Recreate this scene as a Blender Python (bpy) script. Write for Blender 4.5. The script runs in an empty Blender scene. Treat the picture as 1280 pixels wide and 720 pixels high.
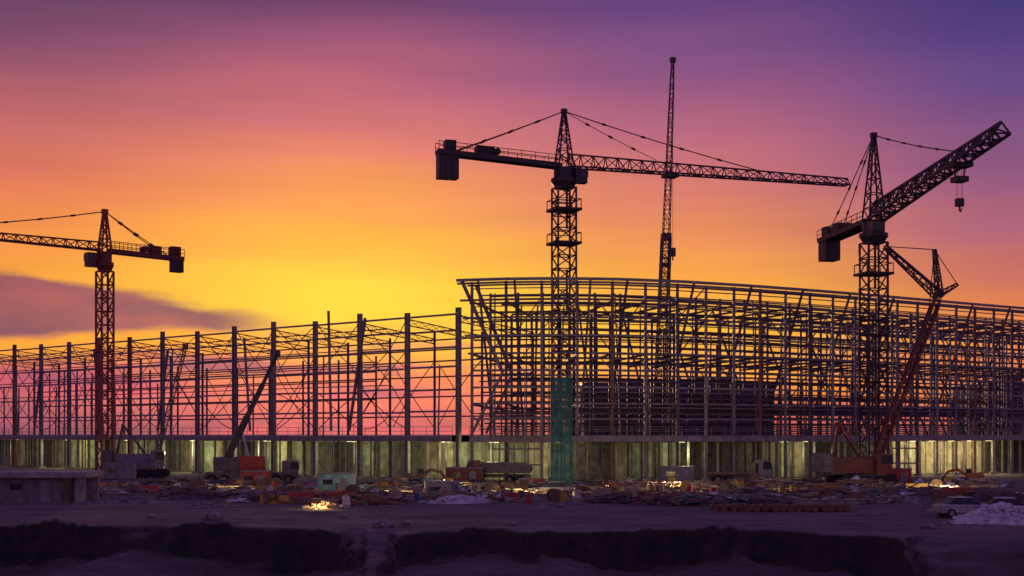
import bpy, bmesh, math, random
from mathutils import Vector, noise as mnoise
random.seed(7)
F=1758.0
sc=bpy.context.scene
COL=sc.collection
V=Vector
Z=V((0,0,1))

# ------------------------------------------------------------------ helpers
def lin(c):
    r=[]
    for x in c:
        x/=255.0
        r.append(x/12.92 if x<=.04045 else ((x+.055)/1.055)**2.4)
    return tuple(r)+(1.0,)
def W(px,Y,z=0.0): return V(((px-640)*Y/F,Y,z))
def P(px,py,Y): return V(((px-640)*Y/F,Y,6+(540-py)*Y/F))

def mat(name,col,rough=.6,metal=0.0,var=.35,scale=1.5,bump=0.0,emit=None,estr=0,alpha=None):
    m=bpy.data.materials.new(name); m.use_nodes=True
    nt=m.node_tree; b=nt.nodes['Principled BSDF']
    b.inputs['Roughness'].default_value=rough; b.inputs['Metallic'].default_value=metal
    tc=nt.nodes.new('ShaderNodeTexCoord')
    n=nt.nodes.new('ShaderNodeTexNoise'); n.inputs['Scale'].default_value=scale; n.inputs['Detail'].default_value=6
    nt.links.new(tc.outputs['Object'],n.inputs['Vector'])
    r=nt.nodes.new('ShaderNodeValToRGB')
    r.color_ramp.elements[0].position=.3; r.color_ramp.elements[1].position=.7
    r.color_ramp.elements[0].color=tuple(c*(1-var) for c in col)+(1,)
    r.color_ramp.elements[1].color=tuple(min(1,c*(1+var)) for c in col)+(1,)
    nt.links.new(n.outputs['Fac'],r.inputs['Fac']); nt.links.new(r.outputs['Color'],b.inputs['Base Color'])
    if bump:
        bp=nt.nodes.new('ShaderNodeBump'); bp.inputs['Strength'].default_value=bump; bp.inputs['Distance'].default_value=.1
        nt.links.new(n.outputs['Fac'],bp.inputs['Height']); nt.links.new(bp.outputs['Normal'],b.inputs['Normal'])
    if emit:
        b.inputs['Emission Color'].default_value=tuple(emit)+(1,); b.inputs['Emission Strength'].default_value=estr
    if alpha is not None: b.inputs['Alpha'].default_value=alpha
    return m
M=dict(
 steel=mat('steel_grey',(.24,.215,.225),.5,.1), steel2=mat('steel_green_grey',(.30,.31,.27),.5,.1),
 steel3=mat('steel_rust',(.28,.13,.085),.65), steel4=mat('steel_dark',(.12,.105,.115),.5,.1),
 crane=mat('crane_dark',(.05,.036,.042),.5), crane_red=mat('crane_red',(.32,.065,.04),.5), boom_red=mat('boom_red',(.17,.035,.028),.5), cranegrey=mat('crane_grey',(.13,.09,.095),.5),
 cable=mat('cable',(.09,.08,.085),.6), concrete=mat('concrete',(.33,.30,.28),.85,bump=.2), concrete_d=mat('concrete_dark',(.19,.175,.18),.9,bump=.2),
 glass=mat('glass',(.03,.035,.045),.12), rubber=mat('rubber',(.025,.025,.025),.9),
 panel=mat('panel',(.48,.46,.30),.7,var=.5,scale=.9), panel_g=mat('panel_green',(.33,.40,.27),.7,var=.5,scale=.9), panel_d=mat('panel_dark',(.14,.14,.12),.7,var=.5), panel_w=mat('panel_white',(.62,.57,.38),.7,var=.4,scale=.9),
 net=mat('net',(.03,.17,.155),.8,var=.45,scale=1.6,alpha=.88),
 yellow=mat('yellow_paint',(.52,.31,.04),.5), orange=mat('orange_paint',(.45,.15,.04),.5), red=mat('red_paint',(.42,.05,.035),.5),
 white=mat('white_paint',(.62,.62,.62),.5,var=.25), teal=mat('teal_paint',(.24,.50,.47),.5), blue=mat('blue_paint',(.05,.12,.28),.5), grey=mat('grey_paint',(.22,.22,.24),.5), silver=mat('silver_paint',(.42,.43,.46),.3,.4),
 wood=mat('timber',(.22,.15,.09),.8), wood_p=mat('timber_pale',(.46,.36,.24),.8), clay=mat('clay',(.20,.09,.065),.8), rubble=mat('rubble',(.24,.22,.225),.95,var=.6,scale=3,bump=.4), spoil=mat('spoil',(.09,.072,.07),.95,var=.5,scale=2,bump=.5), sand=mat('sand',(.45,.35,.21),.95,bump=.3),
 tarp=mat('tarp',(.60,.61,.65),.6,var=.4,scale=2.5), far=mat('far_wall',(.15,.105,.15),.9), lampm=mat('lamp_glow',(1,.9,.6),.5,emit=(1,.78,.35),estr=5), lampw=mat('lamp_pale',(1,.95,.8),.5,emit=(1,.9,.5),estr=.3), head=mat('lamp_lens',(.7,.7,.65),.2))

class MB:
    def __init__(s): s.v=[]; s.f=[]
    def add(s,vs,fs):
        o=len(s.v); s.v+=[tuple(v) for v in vs]; s.f+=[tuple(i+o for i in f) for f in fs]; return s
    def box(s,c,d,rz=0,tx=1,ty=1):
        cx,cy,cz=c; a,b,h=d[0]/2,d[1]/2,d[2]/2; cs,sn=math.cos(rz),math.sin(rz); vs=[]
        for k in (-1,1):
            ux,uy=(a*tx,b*ty) if k>0 else (a,b)
            for x,y in ((-ux,-uy),(ux,-uy),(ux,uy),(-ux,uy)): vs.append((cx+x*cs-y*sn,cy+x*sn+y*cs,cz+k*h))
        return s.add(vs,[(0,3,2,1),(4,5,6,7),(0,1,5,4),(1,2,6,5),(2,3,7,6),(3,0,4,7)])
    def bar(s,p,q,w,h=None,up=None):
        p=V(p);q=V(q); h=h or w; d=(q-p)
        if d.length<1e-5: return s
        d.normalize(); u=V(up) if up is not None else Z
        if abs(d.dot(u))>.98: u=V((0,1,0)) if abs(d.y)<.9 else V((1,0,0))
        sd=d.cross(u).normalized(); u=sd.cross(d); sd=sd*w/2; u=u*h/2
        return s.add([p-sd-u,p+sd-u,p+sd+u,p-sd+u,q-sd-u,q+sd-u,q+sd+u,q-sd+u],[(0,3,2,1),(4,5,6,7),(0,1,5,4),(1,2,6,5),(2,3,7,6),(3,0,4,7)])
    def tube(s,p,q,r,n=8,r2=None):
        p=V(p);q=V(q); r2=r if r2 is None else r2; d=(q-p).normalized()
        u=Z if abs(d.z)<.95 else V((1,0,0)); a=d.cross(u).normalized(); b=a.cross(d); vs=[]
        for c,rr in ((p,r),(q,r2)):
            for i in range(n):
                t=2*math.pi*i/n; vs.append(c+a*math.cos(t)*rr+b*math.sin(t)*rr)
        fs=[(i,(i+1)%n,n+(i+1)%n,n+i) for i in range(n)]+[tuple(range(n-1,-1,-1)),tuple(range(n,2*n))]
        return s.add(vs,fs)
    def poly(s,pts,r,n=5):
        for a,b in zip(pts,pts[1:]): s.tube(a,b,r,n)
        return s
    def prism(s,pts,y0,y1):
        n=len(pts); vs=[(x,y0,z) for x,z in pts]+[(x,y1,z) for x,z in pts]
        return s.add(vs,[(i,(i+1)%n,n+(i+1)%n,n+i) for i in range(n)]+[tuple(range(n-1,-1,-1)),tuple(range(n,2*n))])
    def lattice(s,p,q,c0,c1,n,chord,web,up=None):
        p=V(p);q=V(q); d=(q-p).normalized(); u=V(up) if up is not None else Z
        sd=d.cross(u).normalized(); u=sd.cross(d); k=len(c0); N=[]
        for i in range(n+1):
            t=i/n; o=p.lerp(q,t)
            N.append([o+sd*(c0[j][0]*(1-t)+c1[j][0]*t)+u*(c0[j][1]*(1-t)+c1[j][1]*t) for j in range(k)])
        for j in range(k): s.bar(N[0][j],N[n][j],chord)
        for j in range(k):
            m=(j+1)%k
            for i in range(n):
                a,b=(j,m) if i%2==0 else (m,j)
                s.bar(N[i][a],N[i+1][b],web)
                s.bar(N[i][j],N[i][m],web)
            s.bar(N[n][j],N[n][m],web)
        return s
    def build(s,name,m,parent=None,off=None,smooth=False,bevel=0):
        me=bpy.data.meshes.new(name)
        vs=s.v if off is None else [(x-off[0],y-off[1],z-off[2]) for x,y,z in s.v]
        me.from_pydata(vs,[],s.f)
        bm=bmesh.new(); bm.from_mesh(me); bmesh.ops.recalc_face_normals(bm,faces=bm.faces); bm.to_mesh(me); bm.free()
        me.materials.append(M[m] if isinstance(m,str) else m)
        if smooth:
            for p in me.polygons: p.use_smooth=True
        o=bpy.data.objects.new(name,me); COL.objects.link(o)
        if parent: o.parent=parent
        if bevel:
            b=o.modifiers.new('bevel','BEVEL'); b.width=bevel; b.segments=2; b.limit_method='ANGLE'
        return o
def tag(o,label=None,cat=None,group=None,kind=None):
    if label: o['label']=label
    if cat: o['category']=cat
    if group: o['group']=group
    if kind: o['kind']=kind
    return o
def thing(name,label,cat,loc,rz=0,group=None):
    o=bpy.data.objects.new(name,None); COL.objects.link(o); o.location=loc; o.rotation_euler=(0,0,rz); o.empty_display_size=.3
    return tag(o,label,cat,group)
PEND=[]
def later(o,look,cat,px,group): 
    o['category']=cat; o['group']=group; PEND.append((o,look,px)); return o
LM=[(118,'by the concrete gate booth'),(180,'by the left tower crane'),(268,'by the grey crawler crane'),(350,'by the red truck crane'),(462,'by the pale teal cabin'),(560,'before the hall columns right of the cabin'),(655,"below the tall frame's left edge"),(725,'by the teal netted tower'),(800,'right of the teal netted tower'),(885,'below the thin upright lattice boom'),(1062,'behind the row of clay pipes'),(1150,'by the red crawler crane'),(2000,'below the bright panels at far right')]
def landmark(px):
    for a,b in LM:
        if px<a: return b
ORD=['leftmost','second from left','third from left','fourth from left','fifth from left','sixth from left','seventh from left','eighth from left','ninth from left','tenth from left','eleventh from left','twelfth from left']
def finish_labels():
    g={}
    for o,look,px in PEND: g.setdefault((look,landmark(px)),[]).append((px,o))
    for (look,lm),l in g.items():
        l.sort(key=lambda t:t[0])
        for i,(px,o) in enumerate(l):
            o['label']=f'{look} {lm}' if len(l)==1 else f'{look} {lm}, {ORD[min(i,11)]}'

# ------------------------------------------------------------------ camera
cd=bpy.data.cameras.new('camera'); cam=bpy.data.objects.new('camera',cd); COL.objects.link(cam)
cam.location=(0,0,6); cam.rotation_euler=(math.pi/2,0,0); cd.lens=36*F/1280; cd.sensor_width=36; cd.shift_y=182/1280; cd.clip_end=12000; cd.clip_start=.5
sc.camera=cam
sc.view_settings.view_transform='Standard'; sc.view_settings.look='None'; sc.view_settings.exposure=0

# ------------------------------------------------------------------ world
SUN_AZ=-.124; SUN_EL=math.radians(3.0)
def world():
    w=bpy.data.worlds.new('World'); sc.world=w; w.use_nodes=True; nt=w.node_tree; nt.nodes.clear(); L=nt.links.new
    def mth(op,a,b=None,c=None,clamp=False):
        n=nt.nodes.new('ShaderNodeMath'); n.operation=op; n.use_clamp=clamp
        for i,x in enumerate((a,b,c)):
            if x is None: continue
            if isinstance(x,(int,float)): n.inputs[i].default_value=x
            else: L(x,n.inputs[i])
        return n.outputs[0]
    def sm(x,a,b):
        n=nt.nodes.new('ShaderNodeMapRange'); n.interpolation_type='SMOOTHSTEP'; L(x,n.inputs['Value'])
        n.inputs['From Min'].default_value=a; n.inputs['From Max'].default_value=b; return n.outputs['Result']
    def mix(f,a,b,blend='MIX'):
        n=nt.nodes.new('ShaderNodeMix'); n.data_type='RGBA'; n.blend_type=blend
        for s,x in ((n.inputs[0],f),(n.inputs[6],a),(n.inputs[7],b)):
            if isinstance(x,(int,float)): s.default_value=x
            elif isinstance(x,tuple): s.default_value=x
            else: L(x,s)
        return n.outputs[2]
    tc=nt.nodes.new('ShaderNodeTexCoord'); sp=nt.nodes.new('ShaderNodeSeparateXYZ'); L(tc.outputs['Generated'],sp.inputs[0])
    x,y,z=sp.outputs
    hyp=mth('SQRT',mth('ADD',mth('MULTIPLY',x,x),mth('ADD',mth('MULTIPLY',y,y),1e-5)))
    t=mth('DIVIDE',z,hyp); az=mth('ARCTAN2',x,y)
    def nz(kx,kz,scale,detail=5,seed=0):
        c=nt.nodes.new('ShaderNodeCombineXYZ'); L(mth('MULTIPLY',az,kx),c.inputs[0]); L(mth('MULTIPLY',t,kz),c.inputs[1]); c.inputs[2].default_value=seed
        n=nt.nodes.new('ShaderNodeTexNoise'); n.inputs['Scale'].default_value=scale; n.inputs['Detail'].default_value=detail; L(c.outputs[0],n.inputs['Vector'])
        return mth('SUBTRACT',n.outputs['Fac'],.5)
    n1=nz(1.6,14,2.2); n2=nz(5,40,1.6,6,3.3); n3=nz(8,30,2.0,6,9.1); n4=nz(5,60,1.3,6,5.7)
    tw=mth('ADD',t,mth('ADD',mth('MULTIPLY',n1,.045),mth('MULTIPLY',n2,.022)))
    u=mth('DIVIDE',tw,.62,clamp=True)
    def ramp(st):
        n=nt.nodes.new('ShaderNodeValToRGB'); cr=n.color_ramp; cr.interpolation='LINEAR'
        for i,(yy,c) in enumerate(st):
            p=min(1,max(0,((540-yy)/F)/.62))
            e=cr.elements[i] if i<2 else cr.elements.new(p)
            e.position=p; e.color=lin(c)
        L(u,n.inputs['Fac']); return n.outputs['Color']
    ys=[540,520,480,440,400,350,300,240,180,120,60,0,-250,-550]
    Lc=[(100,55,95),(140,66,105),(196,86,104),(240,140,66),(252,172,52),(246,158,58),(239,137,70),(224,116,84),(196,100,100),(158,82,106),(118,64,102),(86,50,90),(80,60,105),(95,72,128)]
    C1=[(160,66,104),(204,78,110),(230,106,102),(248,166,72),(255,210,60),(255,210,60),(251,178,62),(242,148,82),(224,122,106),(194,98,116),(152,76,116),(108,56,104),(80,60,105),(95,72,128)]
    C2=[(190,86,76),(226,108,72),(251,156,46),(255,182,46),(254,186,50),(245,162,62),(232,139,83),(215,118,104),(190,102,120),(156,84,128),(124,72,128),(94,56,122),(80,60,105),(95,72,128)]
    C3=[(170,80,84),(208,100,78),(240,128,58),(246,144,54),(231,132,70),(205,110,95),(177,96,114),(148,84,124),(122,74,129),(97,65,130),(76,54,124),(61,45,114),(78,58,108),(95,72,128)]
    Bk=[(150,108,140),(150,108,142),(150,106,145),(148,104,146),(146,104,146),(144,102,146),(142,100,146),(138,98,146),(134,96,144),(130,94,144),(126,92,142),(122,90,142),(105,80,132),(95,72,128)]
    c=mix(sm(az,-.349,-.124),ramp(list(zip(ys,Lc))),ramp(list(zip(ys,C1))))
    c=mix(sm(az,-.124,.119),c,ramp(list(zip(ys,C2))))
    c=mix(sm(az,.119,.349),c,ramp(list(zip(ys,C3))))
    # pink and violet streaks just above the skyline
    st=mth('MULTIPLY',mth('MULTIPLY',sm(n4,-.06,.05),mth('SUBTRACT',1.0,sm(t,.050,.074))),mth('SUBTRACT',1.0,mth('MULTIPLY',sm(az,-.04,.05),.75)))
    c=mix(mth('MULTIPLY',st,.85),c,mix(sm(n3,-.12,.12),lin((138,54,110)),lin((216,76,112))))
    # purple bank of cloud low on the left
    up=mth('SUBTRACT',mth('ADD',mth('MULTIPLY_ADD',az,-.150,.110-.150*.349),mth('MULTIPLY',n3,.020)),t)
    lo=mth('SUBTRACT',t,mth('ADD',mth('MULTIPLY_ADD',az,.040,.065+.040*.349),mth('MULTIPLY',n3,.016)))
    mk=mth('MULTIPLY',mth('MULTIPLY',sm(up,-.004,.005),sm(lo,-.003,.005)),mth('SUBTRACT',1.0,sm(az,-.215,-.135)))
    cl=mix(sm(n3,-.25,.25),lin((98,46,96)),lin((158,72,96)))
    # glowing strip under the cloud
    gl=mth('MULTIPLY',mth('MULTIPLY',mth('SUBTRACT',1.0,sm(lo,-.002,.004)),sm(lo,-.020,-.006)),mth('SUBTRACT',1.0,sm(az,-.22,-.15)))
    c=mix(mth('MULTIPLY',gl,.95),c,lin((255,164,52)))
    c=mix(mth('MULTIPLY',mk,.94),c,cl)
    c=mix(1.0,c,mix(sm(n2,-.3,.3),(.92,.91,.93,1),(1.05,1.05,1.05,1)),'MULTIPLY')
    c=mix(sm(mth('ABSOLUTE',az),.7,1.9),c,ramp(list(zip(ys,Bk))))
    bg=nt.nodes.new('ShaderNodeBackground'); L(c,bg.inputs['Color']); bg.inputs['Strength'].default_value=1.0
    sk=nt.nodes.new('ShaderNodeTexSky'); sk.sky_type='NISHITA'; sk.sun_disc=False; sk.sun_elevation=SUN_EL; sk.sun_rotation=SUN_AZ
    b2=nt.nodes.new('ShaderNodeBackground'); L(sk.outputs[0],b2.inputs['Color']); b2.inputs['Strength'].default_value=.005
    ad=nt.nodes.new('ShaderNodeAddShader'); L(bg.outputs[0],ad.inputs[0]); L(b2.outputs[0],ad.inputs[1])
    out=nt.nodes.new('ShaderNodeOutputWorld'); L(ad.outputs[0],out.inputs['Surface'])
world()
sd=bpy.data.lights.new('sun','SUN'); sd.energy=.8; sd.angle=math.radians(3); sd.color=(1,.55,.28)
so=bpy.data.objects.new('sun',sd); COL.objects.link(so)
sv=V((math.sin(SUN_AZ)*math.cos(SUN_EL),math.cos(SUN_AZ)*math.cos(SUN_EL),math.sin(SUN_EL)))
so.rotation_euler=sv.to_track_quat('Z','Y').to_euler()

# ------------------------------------------------------------------ ground
def ss(a,b,x):
    t=max(0,min(1,(x-a)/(b-a))); return t*t*(3-2*t)
def fbm(x,y,s,o=4): return mnoise.fractal(V((x*s,y*s,1.7)),1.0,2.0,o)
def ground_h(x,Y):
    px=640+x*F/max(Y,40)
    h=.10*fbm(x,Y,.12)+.05*fbm(x,Y,.6)
    if Y<112:
        gap=ss(418,450,px+22*fbm(Y,x,.3))*(1-ss(472,510,px+22*fbm(Y,x,.3)))
        rt=ss(1100,1190,px+20*fbm(Y,x,.25))
        soft=max(gap,rt)
        ye=93.0-2.0*ss(120,420,px)-4.0*ss(375,440,px) if px<455 else 87.6-1.2*ss(520,700,px)-3.0*(1-ss(490,550,px))-6.0*ss(1000,1160,px)
        ye+=3.6*fbm(x,3.1,.085,3)+1.2*fbm(x,9.3,.35,3)
        w=1.0+1.8*max(0,fbm(x,21.0,.16))+soft*9
        q=(Y-(ye-w))/(w+(.15 if soft<.5 else 5))
        if 0<q<1: q=max(.001,min(.999,q+.16*fbm(x,Y,.4,2)))
        s=1-ss(0,1,q)
        h-=(2.2+.9*fbm(x,5.5,.14,2))*s
        # crumbled clods and slumped earth at the foot of the cut
        if Y<ye: h+=.75*max(0,fbm(x,Y,.33,4))*(1-ss(0,6,ye-Y))*(1-soft)
        h+=s*.16*fbm(x,Y,.5,3)
    return h if Y<400 else 0.0
def axis(parts):
    r=[]
    for a,b,st in parts:
        n=max(1,int(round((b-a)/st))); r+=[a+(b-a)*i/n for i in range(n)]
    return r+[parts[-1][1]]
xs=axis([(-6000,-400,700),(-400,-70,22),(-70,-40,2.0),(-40,40,.22),(40,70,2.0),(70,400,22),(400,6000,700)])
Ys=axis([(-3000,-100,500),(-100,60,16),(60,76,1.0),(76,98,.14),(98,120,.5),(120,180,2),(180,400,20),(400,9000,800)])
nx=len(xs)
verts=[(x,y,ground_h(x,y)) for y in Ys for x in xs]
faces=[(j*nx+i,j*nx+i+1,(j+1)*nx+i+1,(j+1)*nx+i) for j in range(len(Ys)-1) for i in range(nx-1)]
gm=bpy.data.materials.new('site_soil'); gm.use_nodes=True
def gmat():
    nt=gm.node_tree; L=nt.links.new; b=nt.nodes['Principled BSDF']; b.inputs['Roughness'].default_value=.9
    tc=nt.nodes.new('ShaderNodeTexCoord')
    def nz(s,d,sx=1,sy=1):
        mp=nt.nodes.new('ShaderNodeMapping'); mp.inputs['Scale'].default_value=(sx,sy,1); L(tc.outputs['Object'],mp.inputs['Vector'])
        n=nt.nodes.new('ShaderNodeTexNoise'); n.inputs['Scale'].default_value=s; n.inputs['Detail'].default_value=d; n.inputs['Roughness'].default_value=.65; L(mp.outputs[0],n.inputs['Vector']); return n.outputs['Fac']
    def mul(f,a,bb):
        m=nt.nodes.new('ShaderNodeMix'); m.data_type='RGBA'; m.blend_type='MULTIPLY'; m.inputs[0].default_value=f; L(a,m.inputs[6]); L(bb,m.inputs[7]); return m.outputs[2]
    a=nz(.12,8,1,1.6); tr=nz(.5,5,.15,2.2); fine=nz(1.3,5); peb=nz(4,4)
    r=nt.nodes.new('ShaderNodeValToRGB'); e=r.color_ramp.elements; e[0].position=.3; e[0].color=(.085,.066,.066,1); e[1].position=.72; e[1].color=(.28,.23,.225,1); L(a,r.inputs[0])
    r2=nt.nodes.new('ShaderNodeValToRGB'); e=r2.color_ramp.elements; e[0].position=.35; e[0].color=(.5,.5,.5,1); e[1].position=.65; e[1].color=(1.15,1.15,1.15,1); L(tr,r2.inputs[0])
    r4=nt.nodes.new('ShaderNodeValToRGB'); e=r4.color_ramp.elements; e[0].position=.35; e[0].color=(.7,.7,.7,1); e[1].position=.7; e[1].color=(1.15,1.15,1.15,1); L(peb,r4.inputs[0])
    base=mul(.9,mul(.85,r.outputs[0],r2.outputs[0]),r4.outputs[0])
    # soil colour gets darker with depth in the dug out level
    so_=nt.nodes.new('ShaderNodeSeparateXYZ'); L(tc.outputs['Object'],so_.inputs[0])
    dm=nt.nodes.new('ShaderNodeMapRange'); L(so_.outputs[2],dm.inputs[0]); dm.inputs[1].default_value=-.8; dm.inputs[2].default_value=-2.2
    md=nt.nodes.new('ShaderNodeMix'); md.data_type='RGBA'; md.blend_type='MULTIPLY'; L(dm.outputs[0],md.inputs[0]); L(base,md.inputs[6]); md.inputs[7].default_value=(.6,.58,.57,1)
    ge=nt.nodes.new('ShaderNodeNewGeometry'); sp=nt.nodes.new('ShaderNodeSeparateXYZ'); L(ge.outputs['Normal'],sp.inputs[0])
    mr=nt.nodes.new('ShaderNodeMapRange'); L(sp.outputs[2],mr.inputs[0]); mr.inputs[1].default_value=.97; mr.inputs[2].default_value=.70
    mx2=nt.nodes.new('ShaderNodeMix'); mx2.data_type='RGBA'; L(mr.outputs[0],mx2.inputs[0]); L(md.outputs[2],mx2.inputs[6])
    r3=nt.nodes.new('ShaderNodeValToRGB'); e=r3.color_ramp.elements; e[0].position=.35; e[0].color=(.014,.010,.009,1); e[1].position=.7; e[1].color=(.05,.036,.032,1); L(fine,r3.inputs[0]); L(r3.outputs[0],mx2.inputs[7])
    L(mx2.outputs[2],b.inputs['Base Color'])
    bp=nt.nodes.new('ShaderNodeBump'); bp.inputs['Strength'].default_value=.5; bp.inputs['Distance'].default_value=.2; L(fine,bp.inputs['Height']); L(bp.outputs[0],b.inputs['Normal'])
gmat()
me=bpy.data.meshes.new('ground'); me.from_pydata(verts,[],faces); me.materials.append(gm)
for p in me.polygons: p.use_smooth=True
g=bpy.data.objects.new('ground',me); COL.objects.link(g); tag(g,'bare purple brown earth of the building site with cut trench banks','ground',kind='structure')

# ------------------------------------------------------------------ lamps
def point(name,loc,e,col,parent,r=.15):
    l=bpy.data.lights.new(name,'POINT'); l.energy=e; l.color=col; l.shadow_soft_size=r
    o=bpy.data.objects.new(name,l); COL.objects.link(o); o.location=loc; o.parent=parent; return o

# ------------------------------------------------------------------ left hall frame
hd=V((-.737,.675,0)); hn=V((.675,.737,0)); H0=V((-6.7,176,0)); SP=9.29
hall=thing('hall_frame','long unfinished steel hall of tall single columns left of the taller frame','building frame',H0)
NB=14
def HP(i,off,z): return H0+hd*(SP*i)+hn*off+Z*z
bp=lambda mb,n,m,par=None: mb.build(n,m,par or hall,H0)
tops=[21.9+random.uniform(-.4,.5) for i in range(NB+1)]
for i in range(NB+1):
    m=MB(); a,b=HP(i,0,0),HP(i,0,tops[i])
    m.bar(a,b,.52,.12,up=hn); m.bar(a+hd*.26,b+hd*.26,.10,.48,up=hn); m.bar(a-hd*.26,b-hd*.26,.10,.48,up=hn)
    m.box(tuple(a+Z*.15),(1.3,1.3,.3),.74)
    bp(m,'column','steel2' if i<5 else ('steel' if i%4 else 'steel3'))
for off,z,w in ((14,19.8,.34),(28,18.4,.3)):
    for i in range(NB+1):
        if off==28 and i<5: continue
        m=MB(); m.bar(HP(i,off,0),HP(i,off,z+random.uniform(-.6,.6)),w); bp(m,'column','steel4')
def hrail(off,i,zz,w,h,mm):
    dz=random.uniform(-.12,.12); m=MB(); m.bar(HP(i+.03,off,zz+dz),HP(i+.97,off,zz+dz),w,h); bp(m,'beam',mm)
for i in range(NB):
    for zz in (21.0,19.0,16.8,14.4,11.6,8.8):
        hrail(0,i,zz,.22,.24,'steel' if zz!=21.0 else 'steel2')
for off,lv,th,i0 in ((5,(20.3,17.6,15.2,12.6),.13,2),(14,(19.2,17.8,16.2,14,11.2,8.4),.2,0),(28,(17.6,16,14.5,11.5,8.6),.2,5)):
    for zz in lv:
        m=MB(); m.bar(HP(i0,off,zz),HP(NB,off,zz),.22,th); bp(m,'purlin','steel4')
for i in range(NB):
    for z0,z1,o_ in ((6.6,11.6,.2),(8.9,16.7,.2),(14.5,20.9,.25),(7,16,14.2)):
        if random.random()<(.25 if i<8 else .05): continue
        m=MB()
        sag=lambda a,b,s:[a.lerp(b,k/8)-Z*s*4*(k/8)*(1-k/8) for k in range(9)]
        m.poly(sag(HP(i+.05,o_,z0),HP(i+.95,o_,z1),random.uniform(-1.0,1.5)),.065); m.poly(sag(HP(i+.05,o_+.05,z1),HP(i+.95,o_+.05,z0),random.uniform(-1.0,1.5)),.065)
        bp(m,'bracing_cable','cable')
    for k in range(1 if i<8 else 3):
        if k==0 and i%2 and random.random()<.5: continue
        a=random.uniform(.15,.85); o_=random.choice([0,5,9]) if k else 0; m=MB(); m.bar(HP(i+a,o_,5.7),HP(i+a+random.uniform(-.03,.03),o_,random.choice([14.4,19.0,16.8])),.2); bp(m,'post','steel' if k==0 else 'steel4')
for i in range(NB+1):
    m=MB(); m.lattice(HP(i,.3,20.0),HP(i,13.8,18.7),[(0,0),(0,.8)],[(0,0),(0,.7)],7,.13,.06); bp(m,'rafter','steel4')
for i,(a,b) in {3:((.10,6.4),(.16,22.8)),2:((.7,6.4),(.35,21.4)),5:((.05,6.4),(.2,20)),7:((.6,6.4),(.3,19)),9:((.3,6.4),(.6,20)),11:((.7,6.4),(.4,19)),12:((.3,6.4),(.5,18))}.items():
    m=MB(); m.bar(HP(i+a[0]-.5,-.3,a[1]),HP(i+b[0]-.5,-.3,b[1]),.34,.28); bp(m,'raking_column','steel')
m=MB()
for i in range(NB):
    a=H0+hd*(SP*i); b=a+hd*SP
    q=[a-hn*1.2,b-hn*1.2,b+hn*17,a+hn*17]
    m.add([p+Z*5.0 for p in q]+[p+Z*5.75 for p in q],[(0,3,2,1),(4,5,6,7),(0,1,5,4),(2,3,7,6)])
bp(m,'deck_slab','concrete')
m=MB()
for i in range(NB*4):
    p=HP(i/4,-1.1,5.75); m.bar(p,p+Z*1.1,.06)
for zz in (6.3,6.85): m.bar(HP(0,-1.1,zz),HP(NB,-1.1,zz),.06)
bp(m,'guard_rail','steel')
m=MB(); m.bar(HP(0,-1.3,5.3),HP(NB,-1.3,5.3),.14,.5); bp(m,'edge_beam','steel')
for i in range(NB):
    for k in range(3):
        a=HP(i+k/3+.02,5.5,0); b=HP(i+(k+1)/3-.02,5.5,0)
        m=MB(); m.bar(a+Z*2.45,b+Z*2.45,.2,4.8,up=Z)
        bp(m,'wall_panel',random.choice(['panel','panel','panel_g','panel_g','panel_g','panel_d','panel_d']))
        for q_ in range(2):
            m=MB(); o_=random.uniform(-3.5,-.2); a2=a-hd*(.18-q_*random.uniform(.8,2.0)*-1 if q_ else .18); m.bar(a2+hn*o_,a2+Z*4.95+hn*o_,random.choice([.14,.2,.28])); bp(m,'pilaster',random.choice(['steel2','steel','steel4','steel4']))
    if i%2==0:
        e=random.uniform(.5,1.2)*(1.0 if i<11 else .3)
        m=MB(); m.bar(HP(i+.4,2.6,4.9),HP(i+.6,2.6,4.9),.2,.08); bp(m,'ceiling_lamp','lampw')
        point('lamp_light',HP(i+.5,1.2,3.4)-H0,520*e,(1,.88,.44),hall,.6)

# ------------------------------------------------------------------ tall stand frame
kn=[(590,174),(640,172.6),(700,172.2),(775,173.2),(850,176),(925,180.5),(1000,186),(1075,192.5),(1150,200),(1215,207),(1280,214),(1370,225)]
pts=[W(a,b) for a,b in kn]
def resample(pts,n):
    d=[0]
    for a,b in zip(pts,pts[1:]): d.append(d[-1]+(b-a).length)
    out=[]
    for k in range(n+1):
        s=d[-1]*k/n; j=0
        while j<len(d)-2 and d[j+1]<s: j+=1
        out.append(pts[j].lerp(pts[j+1],(s-d[j])/(d[j+1]-d[j])))
    return out
NS=26
SPt=resample(pts,NS)
SN=[]
for k in range(NS+1):
    a=SPt[max(0,k-1)]; b=SPt[min(NS,k+1)]; d=(b-a).normalized(); SN.append(V((-d.y,d.x,0)))
S0=SPt[0].copy()
stand=thing('stand_frame','tall curved steel frame of close set columns and many level rails','building frame',S0)
def S(i,off,z):
    i=max(0,min(NS,i)); k=min(NS-1,int(i)); t=i-k
    return SPt[k].lerp(SPt[k+1],t)+SN[k].lerp(SN[k+1],t)*off+Z*z
sb=lambda mb,n,m,par=None: mb.build(n,m,par or stand,S0)
TOP=24.9
LV=[24.6,22.5,20.3,18.1,15.9,13.8,11.7,9.7,7.8]
npost=0
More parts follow.
